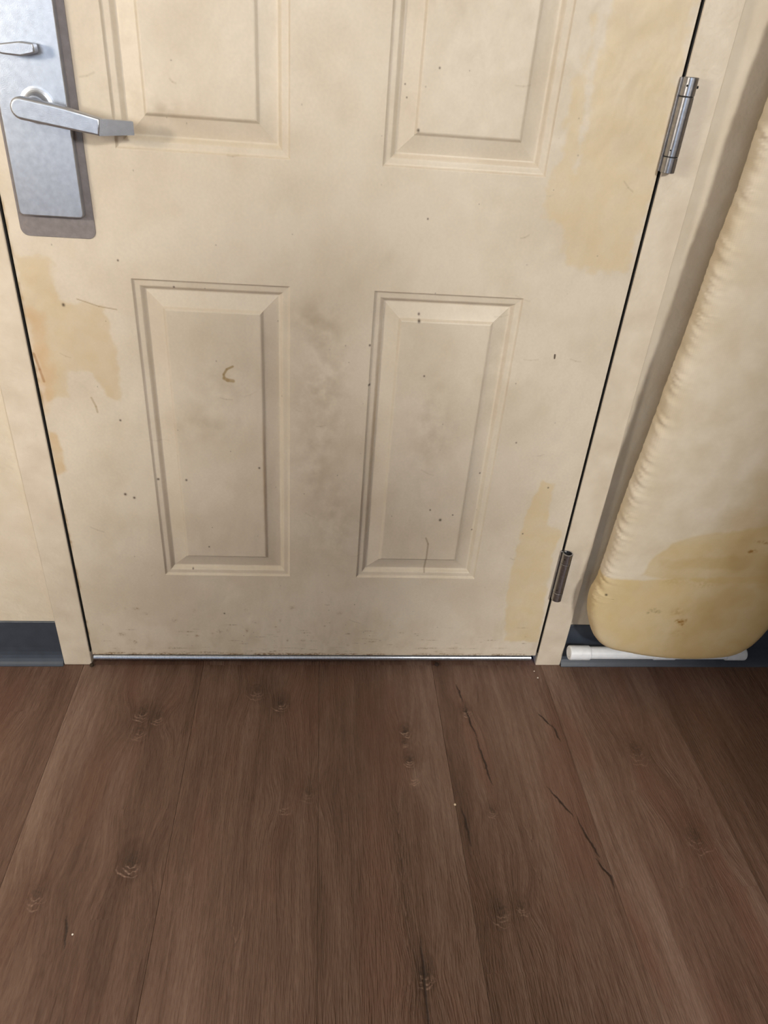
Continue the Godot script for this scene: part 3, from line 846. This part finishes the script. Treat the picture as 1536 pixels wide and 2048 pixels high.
# ---------------------------------------------------------------- the scene
func _ready() -> void:
	# camera
	var cam := Camera3D.new()
	cam.name = "camera"
	cam.fov = rad_to_deg(2.0 * atan(1024.0 / 1460.5))
	cam.near = 0.02
	cam.far = 100.0
	cam.position = Vector3(-0.0222, 1.1046, 1.0989)
	cam.rotation = Vector3(-0.57713, -0.11605, 0.08513)
	add_child(cam)
	cam.current = true
	# sky and exposure
	var we := WorldEnvironment.new()
	we.name = "environment"
	var env := Environment.new()
	var sky := Sky.new()
	var sm := ProceduralSkyMaterial.new()
	sm.sky_top_color = Color(0.35, 0.5, 0.85); sm.sky_horizon_color = Color(0.75, 0.83, 0.95)
	sm.ground_bottom_color = Color(0.3, 0.3, 0.3); sm.ground_horizon_color = Color(0.7, 0.75, 0.8)
	sm.energy_multiplier = 8.0
	sky.sky_material = sm
	env.sky = sky
	env.background_mode = Environment.BG_SKY
	env.tonemap_mode = Environment.TONE_MAPPER_LINEAR
	env.tonemap_exposure = 1.01
	env.sdfgi_enabled = true; env.ssao_enabled = true; env.ssil_enabled = true
	we.environment = env
	add_child(we)
	# round ceiling lamp in the room behind the camera: the main light
	var main := OmniLight3D.new()
	main.name = "ceiling_lamp_light"
	main.position = Vector3(1.35, 2.30, 3.6)
	main.light_color = Color(0.98, 0.975, 0.96)
	main.light_energy = 11.3
	main.light_size = 0.24
	main.omni_range = 20.0
	main.omni_attenuation = 2.0
	main.shadow_enabled = true
	add_child(main)
	# daylight through the drawn shade of the window in the far wall
	var win := AreaLight3D.new()
	win.name = "window_daylight"
	win.area_size = Vector2(2.0, 1.4)
	win.position = Vector3(-1.4, 1.5, 5.57)
	win.light_color = Color(0.80, 0.90, 1.0)
	win.light_energy = 2.9
	win.area_range = 20.0
	win.shadow_enabled = true
	add_child(win)

	# ---- materials
	var cream := tri_mat(rgb8(203, 188, 167), rgb8(220, 207, 188), 0.5, 0.0, 2.2, 71, 0.012, 0.12, 0.09)
	var wall_m := tri_mat(rgb8(206, 191, 168), rgb8(216, 203, 183), 0.7, 0.0, 2.6, 72, 0.01, 0.2, 0.05)
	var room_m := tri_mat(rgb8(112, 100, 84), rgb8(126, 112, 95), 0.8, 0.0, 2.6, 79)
	var panel_m := tri_mat(rgb8(74, 60, 46), rgb8(92, 76, 58), 0.7, 0.0, 2.0, 80)
	var ceil_m := mat(rgb8(206, 203, 197), 0.9)
	var base_m := tri_mat(rgb8(50, 56, 66), rgb8(60, 67, 78), 0.42, 0.0, 3.0, 73)
	var steel := tri_mat(rgb8(150, 150, 154), rgb8(180, 180, 184), 0.29, 1.0, 14.0, 74)
	var satin := tri_mat(rgb8(180, 184, 193), rgb8(200, 204, 212), 0.41, 1.0, 7.0, 75, 0.022, 0.08, 0.2)
	var backing := tri_mat(rgb8(124, 116, 114), rgb8(140, 132, 130), 0.55, 0.25, 8.0, 76)
	var alum := tri_mat(rgb8(150, 155, 165), rgb8(205, 210, 220), 0.3, 1.0, 12.0, 77, 0.03)
	var black := mat(rgb8(14, 12, 11), 0.8)
	var white_p := tri_mat(rgb8(226, 228, 232), rgb8(240, 241, 244), 0.35, 0.0, 6.0, 78)
	var grey_m := mat(rgb8(150, 152, 156), 0.4, 0.8)

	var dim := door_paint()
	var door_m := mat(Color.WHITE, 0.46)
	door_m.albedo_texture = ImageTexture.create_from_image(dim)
	door_m.texture_repeat = false
	door_m.normal_enabled = true
	door_m.normal_texture = bump_tex(81, 0.05, 5.0)
	door_m.normal_scale = 0.10

	var wp := wood_print()
	var wood := mat(Color.WHITE, 0.48)
	wood.albedo_texture = ImageTexture.create_from_image(wp[0])
	var hi: Image = wp[1]
	hi.convert(Image.FORMAT_RGBA8)
	hi.bump_map_to_normal_map(3.0)
	wood.normal_enabled = true
	wood.normal_texture = ImageTexture.create_from_image(hi)
	wood.normal_scale = 0.8

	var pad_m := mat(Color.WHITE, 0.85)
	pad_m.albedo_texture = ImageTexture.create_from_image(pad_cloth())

	# ---- the room's shell
	var x0 := -3.0
	var x1 := 2.6
	var nook := 1.0
	var z1 := 5.6
	var h := 2.45
	var floor_o := thing("floor")
	tag(floor_o, "dark reddish brown wood plank floor with knots and splits", "floor", "structure")
	var sub := MB.new()
	sub.rbox(Vector3(x0 - 0.1, -0.12, -0.15), Vector3(x1 + 0.1, -0.006, z1 + 0.1), 0.001)
	obj("subfloor", sub.mesh(), black, floor_o)
	var rng := RandomNumberGenerator.new()
	rng.seed = 9
	var col := 0
	var x := PX0 - 10 * PLANK
	while x < x1:
		var xa := maxf(x, x0)
		var xb := minf(x + PLANK, x1)
		if xb - xa > 0.01:
			var z := -0.02
			var first := true
			while z < z1:
				var zl := rng.randf_range(0.86, 1.2) if first else 1.22
				var ze := minf(z + zl, z1)
				if ze - z > 0.02:
					var b := MB.new()
					var g := 0.00018
					b.rbox(Vector3(xa + g, -0.0058, z + g), Vector3(xb - g, 0.0, ze - g), 0.0004, 1)
					var c := col - 10
					var pick := c if c >= 0 and c < 8 else posmod(c * 3 + 1, 8)
					var zo := 0.0 if first else rng.randf_range(0.0, 0.9)
					if not first: pick = rng.randi_range(0, 7)
					for i in b.v.size():
						b.t[i] = Vector2((pick * PLANK + (b.v[i].x - x)) / (FW * FM), (b.v[i].z + zo) / (FH * FM))
					obj("plank", b.mesh(), wood, floor_o)
				z = ze
				first = false
		x += PLANK
		col += 1
	# walls with thickness
	var wf := MB.new()
	wf.rbox(Vector3(x0 - 0.1, 0, -0.15), Vector3(-0.4900, h, -0.012), 0.0005, 1)
	wf.rbox(Vector3(0.4900, 0, -0.15), Vector3(nook + 0.12, h, -0.012), 0.0005, 1)
	wf.rbox(Vector3(-0.4900, 2.091, -0.15), Vector3(0.4900, h, -0.012), 0.0005, 1)
	tag(obj("wall_front", wf.mesh(), wall_m), "cream painted wall around the stained door", "wall", "structure")
	var w2 := MB.new()
	w2.rbox(Vector3(x0 - 0.12, 0, -0.15), Vector3(x0, h, z1 + 0.1), 0.001, 1)
	tag(obj("wall_left", w2.mesh(), room_m), "plain cream wall far to the left of the door", "wall", "structure")
	var w3 := MB.new()
	w3.rbox(Vector3(nook, 0, -0.012), Vector3(nook + 0.12, h, 1.70), 0.002, 1)  # unseen side wall, added and darkened to shade the board's right side
	w3.rbox(Vector3(nook + 0.12, 0, 1.58), Vector3(x1, h, 1.70), 0.002, 1)
	w3.rbox(Vector3(x1, 0, 1.58), Vector3(x1 + 0.12, h, z1 + 0.1), 0.001, 1)
	tag(obj("wall_right", w3.mesh(), panel_m), "added dark brown wall out of view to the right of the ironing board", "wall", "structure")
	var w4 := MB.new()
	w4.rbox(Vector3(x0 - 0.12, 0, z1), Vector3(-2.46, h, z1 + 0.1), 0.001, 1)
	w4.rbox(Vector3(-0.34, 0, z1), Vector3(x1 + 0.12, h, z1 + 0.1), 0.001, 1)

	w4.rbox(Vector3(-2.46, 0, z1), Vector3(-0.34, 0.75, z1 + 0.1), 0.001, 1)
	w4.rbox(Vector3(-2.46, 2.25, z1), Vector3(-0.34, h, z1 + 0.1), 0.001, 1)
	tag(obj("wall_back", w4.mesh(), room_m), "plain cream wall with a wide window facing the door", "wall", "structure")
	var cl := MB.new()
	cl.rbox(Vector3(x0 - 0.12, h, -0.15), Vector3(x1 + 0.12, h + 0.12, z1 + 0.1), 0.001, 1)
	tag(obj("ceiling", cl.mesh(), ceil_m), "plain off-white ceiling above the door", "ceiling", "structure")
	# the window: frame and a drawn roller shade that the daylight comes through
	var wn := thing("window_1")
	tag(wn, "wide window with a drawn white shade in the wall facing the door", "window", "structure")
	var fr := MB.new()
	for q in [[-2.46, -2.40, 0.75, 2.25], [-0.40, -0.34, 0.75, 2.25], [-2.40, -0.40, 0.75, 0.80], [-2.40, -0.40, 2.20, 2.25]]:
		fr.rbox(Vector3(q[0], q[2], z1 - 0.02), Vector3(q[1], q[3], z1 + 0.06), 0.003)
	obj("window_frame", fr.mesh(), white_p, wn)
	var shade := mat(Color(0.9, 0.92, 0.95), 0.9)
	shade.emission_enabled = true
	shade.emission = Color(0.80, 0.90, 1.0)
	shade.emission_energy_multiplier = 1.0
	var sh := MB.new()
	sh.rbox(Vector3(-2.40, 0.80, z1 + 0.0), Vector3(-0.40, 2.20, z1 + 0.004), 0.001, 1)
	obj("shade", sh.mesh(), shade, wn)

	# ---- frame of the door (pressed steel, painted like the wall)
	var jambs := thing("trim_1")
	tag(jambs, "cream painted steel door frame with chipped foot, around the door", "door frame", "structure")
	for s in [-1.0, 1.0]:
		var b := MB.new()
		var lo := Vector3(0.4592, 0.0, -0.0600)
		var hi2 := Vector3(0.5130, 2.115, 0.0)
		b.rbox(lo if s > 0 else Vector3(-hi2.x, 0, lo.z), hi2 if s > 0 else Vector3(-lo.x, hi2.y, hi2.z), 0.0022, 3)
		# stop that the door closes against, cut short above the floor
		var st := MB.new()
		st.rbox(Vector3(0.4430, 0.034, -0.149) if s > 0 else Vector3(-0.4895, 0.034, -0.149), Vector3(0.4895, 2.115, -0.0465) if s > 0 else Vector3(-0.4430, 2.115, -0.0465), 0.002)
		st.rbox(Vector3(0.4592, 0.0, -0.149) if s > 0 else Vector3(-0.4895, 0.0, -0.149), Vector3(0.4895, 0.034, -0.06) if s > 0 else Vector3(-0.4592, 0.034, -0.06), 0.001)
		obj("jamb", b.mesh(), cream, jambs)
		var gk := MB.new()
		gk.rbox(Vector3(0.4572, 0.034, -0.0470) if s > 0 else Vector3(-0.4600, 0.034, -0.0470), Vector3(0.4600, 2.06, -0.0022) if s > 0 else Vector3(-0.4572, 2.06, -0.0022), 0.0004, 1)
		obj("gap_shade_strip", gk.mesh(), black, jambs)  # black strip added over the jamb's inner face to darken the gap
		obj("door_stop", st.mesh(), black, jambs)
	var hd := MB.new()
	hd.rbox(Vector3(-0.4592, 2.0592, -0.06), Vector3(0.4592, 2.115, 0.0), 0.0022, 3)
	obj("head", hd.mesh(), cream, jambs)
	var hs := MB.new()
	hs.rbox(Vector3(-0.443, 2.043, -0.149), Vector3(0.443, 2.09, -0.0465), 0.002)
	obj("door_stop", hs.mesh(), black, jambs)

	# ---- the door
	var door := thing("door_1")
	tag(door, "scuffed cream six panel door with yellowed paint patches", "door", "structure")
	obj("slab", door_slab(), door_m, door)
	for px in PX:
		for py in PY:
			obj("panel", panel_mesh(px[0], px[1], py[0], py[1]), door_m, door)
	hinge(door, 0.971, 1.087, steel, black, false)
	hinge(door, 0.192, 0.306, steel, black, true)
	hinge(door, 1.74, 1.855, steel, black, false)
	# lock
	var bp := MB.new()
	bp.slab(round_rect(-0.4354, -0.3340, 0.8345, 1.30, 0.011), -0.0002, 0.0016, 0.0005)
	obj("backing_plate", bp.mesh(), backing, door)
	var lk := MB.new()
	lk.slab(round_rect(-0.4277, -0.3436, 0.8645, 1.275, 0.0055), 0.0012, 0.0145, 0.0016, 4)
	obj("lock_plate", lk.mesh(), satin, door)
	var hub := MB.new()
	var hp := [Vector2(0.0, 0.0)]
	for i in 9:
		var f := i / 8.0
		hp.append(Vector2(lerpf(0.0240, 0.0118, 1.0 - pow(1.0 - f, 1.7)), 0.0085 * f * f))
	hp.append_array([Vector2(0.0116, 0.0084), Vector2(0.0104, 0.0080), Vector2(0.0100, 0.0080), Vector2(0.0100, 0.0285), Vector2(0.0, 0.0285)])
	hub.lathe(Vector3(-0.3800, 0.9985, 0.0144), Vector3(0, 0, 1), hp, 40)
	obj("rosette", hub.mesh(), satin, door)
	var lv := Node3D.new()
	lv.name = "lever"
	door.add_child(lv)
	var bar := MB.new()
	var lo2 := PackedVector2Array()
	var ec := Vector2(-0.3892, 0.9975)
	for i in 15:
		var f := deg_to_rad(lerpf(72.0, 268.0, i / 14.0))
		lo2.append(ec + Vector2(cos(f), sin(f)) * 0.0128)
	lo2.append_array([Vector2(-0.345, 0.9785), Vector2(-0.2985, 0.9729), Vector2(-0.2960, 0.9922), Vector2(-0.345, 1.0038)])
	bar.slab(lo2, 0.0395, 0.0525, 0.0036, 6)
	obj("grip", bar.mesh(), satin, lv)
	var rt := MB.new()
	# return of the lever, bending back towards the door
	var fp := [Vector3(-0.2990, 0.9922, 0.0515), Vector3(-0.2605, 0.9895, 0.0300), Vector3(-0.2605, 0.9740, 0.0300), Vector3(-0.2990, 0.9729, 0.0515)]
	var back := Vector3(-0.0050, 0, -0.0085)
	var nf: Vector3 = (fp[1] - fp[0]).cross(fp[3] - fp[0]).normalized()
	if nf.z < 0: nf = -nf
	rt.flat(fp[0], fp[1], fp[2], fp[3], nf)
	rt.flat(fp[0] + back, fp[1] + back, fp[2] + back, fp[3] + back, -nf)
	rt.flat(fp[0], fp[1], fp[1] + back, fp[0] + back, Vector3.UP)
	rt.flat(fp[3], fp[2], fp[2] + back, fp[3] + back, Vector3.DOWN)
	rt.flat(fp[1], fp[2], fp[2] + back, fp[1] + back, Vector3(0.86, 0, -0.5).normalized())
	obj("return_end", rt.mesh(), satin, lv)
	var tt := MB.new()
	tt.slab(PackedVector2Array([Vector2(-0.4240, 1.0565), Vector2(-0.4050, 1.0525), Vector2(-0.3840, 1.0518), Vector2(-0.3690, 1.0555), Vector2(-0.3672, 1.0572), Vector2(-0.3676, 1.0650), Vector2(-0.3690, 1.0662), Vector2(-0.3840, 1.0672), Vector2(-0.4050, 1.0638), Vector2(-0.4240, 1.0605)]), 0.0205, 0.0350, 0.0022, 3)
	var tb := MB.new()
	tb.lathe(Vector3(-0.398, 1.0585, 0.0144), Vector3(0, 0, 1), [Vector2(0, 0), Vector2(0.0062, 0), Vector2(0.0060, 0.003), Vector2(0.0045, 0.004), Vector2(0.0045, 0.008), Vector2(0, 0.008)], 24)
	var thumb := Node3D.new()
	thumb.name = "thumb_turn"
	door.add_child(thumb)
	obj("turn_grip", tt.mesh(), satin, thumb)
	obj("turn_base", tb.mesh(), satin, thumb)

	# ---- threshold
	var th := thing("threshold")
	tag(th, "narrow silver metal threshold strip under the door", "threshold", "structure")
	var tp := MB.new()
	tp.along_x(PackedVector2Array([Vector2(-0.149, 0.0), Vector2(-0.030, 0.0), Vector2(-0.030, 0.0125), Vector2(-0.052, 0.0180), Vector2(-0.149, 0.0180)]), -0.4588, 0.4440)
	obj("sill_plate", tp.mesh(), grey_m, th)
	var ts := MB.new()
	var strip := PackedVector2Array()
	for i in 13:
		var f := -PI / 2 + PI * i / 12.0
		strip.append(Vector2(-0.0045 + 0.0070 * cos(f), 0.0192 + 0.0068 * sin(f)))
	strip.append_array([Vector2(-0.032, 0.0260), Vector2(-0.032, 0.0124)])
	ts.along_x(strip, -0.4530, 0.4455)
	obj("strip", ts.mesh(), alum, th)

	# ---- baseboards
	var bprof := PackedVector2Array([Vector2(-0.0125, 0.0), Vector2(0.0050, 0.0), Vector2(0.0050, 0.0016), Vector2(0.0030, 0.0045), Vector2(-0.0005, 0.0085), Vector2(-0.0040, 0.0140), Vector2(-0.0065, 0.0210), Vector2(-0.0080, 0.0290), Vector2(-0.0086, 0.0400), Vector2(-0.0088, 0.1050), Vector2(-0.0100, 0.1062), Vector2(-0.0125, 0.1062)])
	var bl := MB.new()
	bl.along_x(bprof, x0, -0.5138)
	tag(obj("baseboard_left", bl.mesh(), base_m), "dark grey vinyl cove baseboard left of the door frame", "baseboard", "structure")
	var br := MB.new()
	br.along_x(bprof, 0.5138, nook)
	tag(obj("baseboard_right", br.mesh(), base_m), "dark grey vinyl cove baseboard behind the ironing board", "baseboard", "structure")

	# ---- ironing board, hung on the wall with its square end down
	var ib := thing("ironing_board")
	ib.position = Vector3.ZERO
	tag(ib, "ironing board with stained beige padded cover standing against the wall beside the door", "ironing board")
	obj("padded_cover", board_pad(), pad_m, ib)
	var deck := MB.new()
	var dl := board_outline(0.02)
	var inner := PackedVector2Array()
	for p in dl:
		inner.append(p + (Vector2(0.7120, clampf(p.y, 0.3, 1.25)) - p).normalized() * 0.014)
	deck.slab(inner, 0.0255, 0.0325, 0.001, 1)
	obj("deck", deck.mesh(), white_p, ib)
	var ry := 0.0530
	var rz := 0.0160
	var foot := Node3D.new()
	foot.name = "foot_tube"
	ib.add_child(foot)
	var rod := MB.new()
	rod.lathe(Vector3(0.54, ry, rz), Vector3.RIGHT, [Vector2(0, 0), Vector2(0.0132, 0), Vector2(0.0132, 0.36), Vector2(0, 0.36)], 36)
	obj("tube", rod.mesh(), white_p, foot)
	obj("end_cap", ribbed_cap(0.5168, 1.0, ry, rz, 0.0155, 0.044).mesh(), white_p, foot)
	obj("end_cap", ribbed_cap(0.9039, -1.0, ry, rz, 0.0155, 0.044).mesh(), white_p, foot)
	var sl := MB.new()
	sl.lathe(Vector3(0.7000, ry, rz), Vector3.RIGHT, [Vector2(0.0132, 0), Vector2(0.0146, 0.0015), Vector2(0.0146, 0.046), Vector2(0.0132, 0.048)], 36)
	obj("collar", sl.mesh(), white_p, foot)
	for q in [0.705, 0.722]:
		var lg := MB.new()
		lg.tube([Vector3(q, ry, rz), Vector3(0.7115 + (q - 0.7135) * 3.0, 1.15, rz)], 0.0085)
		obj("leg", lg.mesh(), white_p, ib)
	# ---- floor lamp at the left, whose light throws the handle's shadow to the right
	var lamp := thing("floor_lamp")
	lamp.position = Vector3(-1.3, 0, 1.0)
	tag(lamp, "floor lamp with a pale drum shade standing left of the door", "floor lamp")
	var lb := MB.new()
	lb.lathe(Vector3.ZERO, Vector3.UP, [Vector2(0, 0), Vector2(0.14, 0), Vector2(0.14, 0.015), Vector2(0.12, 0.024), Vector2(0.012, 0.03), Vector2(0.012, 1.15), Vector2(0, 1.15)], 32)
	obj("stand", lb.mesh(), grey_m, lamp)
	var glow := mat(Color(0.95, 0.93, 0.88), 0.8)
	glow.emission_enabled = true
	glow.emission = Color(1.0, 0.965, 0.90)
	glow.emission_energy_multiplier = 2.0
	var ls := MB.new()
	ls.lathe(Vector3(0, 1.10, 0), Vector3.UP, [Vector2(0, 0), Vector2(0.19, 0), Vector2(0.17, 0.30), Vector2(0, 0.30)], 40)
	obj("lamp_shade", ls.mesh(), glow, lamp)
	var bulb := OmniLight3D.new()
	bulb.name = "lamp_light"
	bulb.position = Vector3(0, 1.25, 0)
	bulb.light_color = Color(1.0, 0.965, 0.90)
	bulb.light_energy = 1.05
	bulb.light_size = 0.13
	bulb.omni_range = 20.0
	bulb.omni_attenuation = 2.0
	bulb.shadow_enabled = true
	lamp.add_child(bulb)

	var g2 := mat(Color(0.95, 0.95, 0.95), 0.8)
	g2.emission_enabled = true
	g2.emission = Color(0.98, 0.975, 0.96)
	g2.emission_energy_multiplier = 2.0
	var gb := MB.new()
	gb.lathe(Vector3(0, -0.27, 0), Vector3.UP, [Vector2(0, 0), Vector2(0.12, 0.01), Vector2(0.19, 0.05), Vector2(0.24, 0.14), Vector2(0.24, 0.24), Vector2(0, 0.24)], 40)
	var gm := gb.mesh()
	var cb := MB.new()
	cb.lathe(Vector3(0, -0.03, 0), Vector3.UP, [Vector2(0, 0), Vector2(0.245, 0), Vector2(0.245, 0.03), Vector2(0, 0.03)], 40)
	var cm := cb.mesh()
	var cl2 := thing("ceiling_lamp")
	cl2.position = Vector3(1.35, h, 3.6)
	tag(cl2, "round flush ceiling lamp in the room facing the door", "ceiling lamp")
	obj("base", cm, white_p, cl2)
	obj("diffuser", gm, g2, cl2)
	shadow_person(Vector3(0.565, 0, 1.65))

	# ---- crumbs on the floor
	var crumbs := [["crumb", 0.455, 0.037, 0.0016, rgb8(226, 220, 208), "white crumb on the floor by the right foot of the door frame"], ["crumb", 0.2335, 0.334, 0.0020, rgb8(214, 196, 170), "pale crumb on the plank joint in the middle of the floor"], ["crumb", -0.3505, 0.532, 0.0013, rgb8(235, 230, 220), "tiny white crumb on the floor at lower left"], ["crumb", 0.452, 0.018, 0.0014, rgb8(210, 200, 186), "pale crumb touching the end of the silver threshold"], ["dirt_clump", 0.245, 0.0005, 0.0045, rgb8(44, 26, 16), "dark brown clump of dirt against the silver threshold, right of the middle"], ["dirt_clump", -0.4585, 0.003, 0.0042, rgb8(54, 40, 26), "dark clump of dirt at the bottom left corner of the door"]]
	for q in crumbs:
		var b := MB.new()
		var rr: float = q[3]
		var pr := []
		for i in 9:
			var f := PI * i / 8.0
			pr.append(Vector2(rr * sin(f) * (1.0 + 0.25 * sin(i * 2.3)), rr * (0.7 - 0.7 * cos(f))))
		b.lathe(Vector3(q[1], 0.0, q[2]), Vector3(0, 1, 0), pr, 9)
		tag(obj(q[0], b.mesh(), mat(q[4], 0.8)), q[5], "crumb" if q[0] == "crumb" else "dirt")
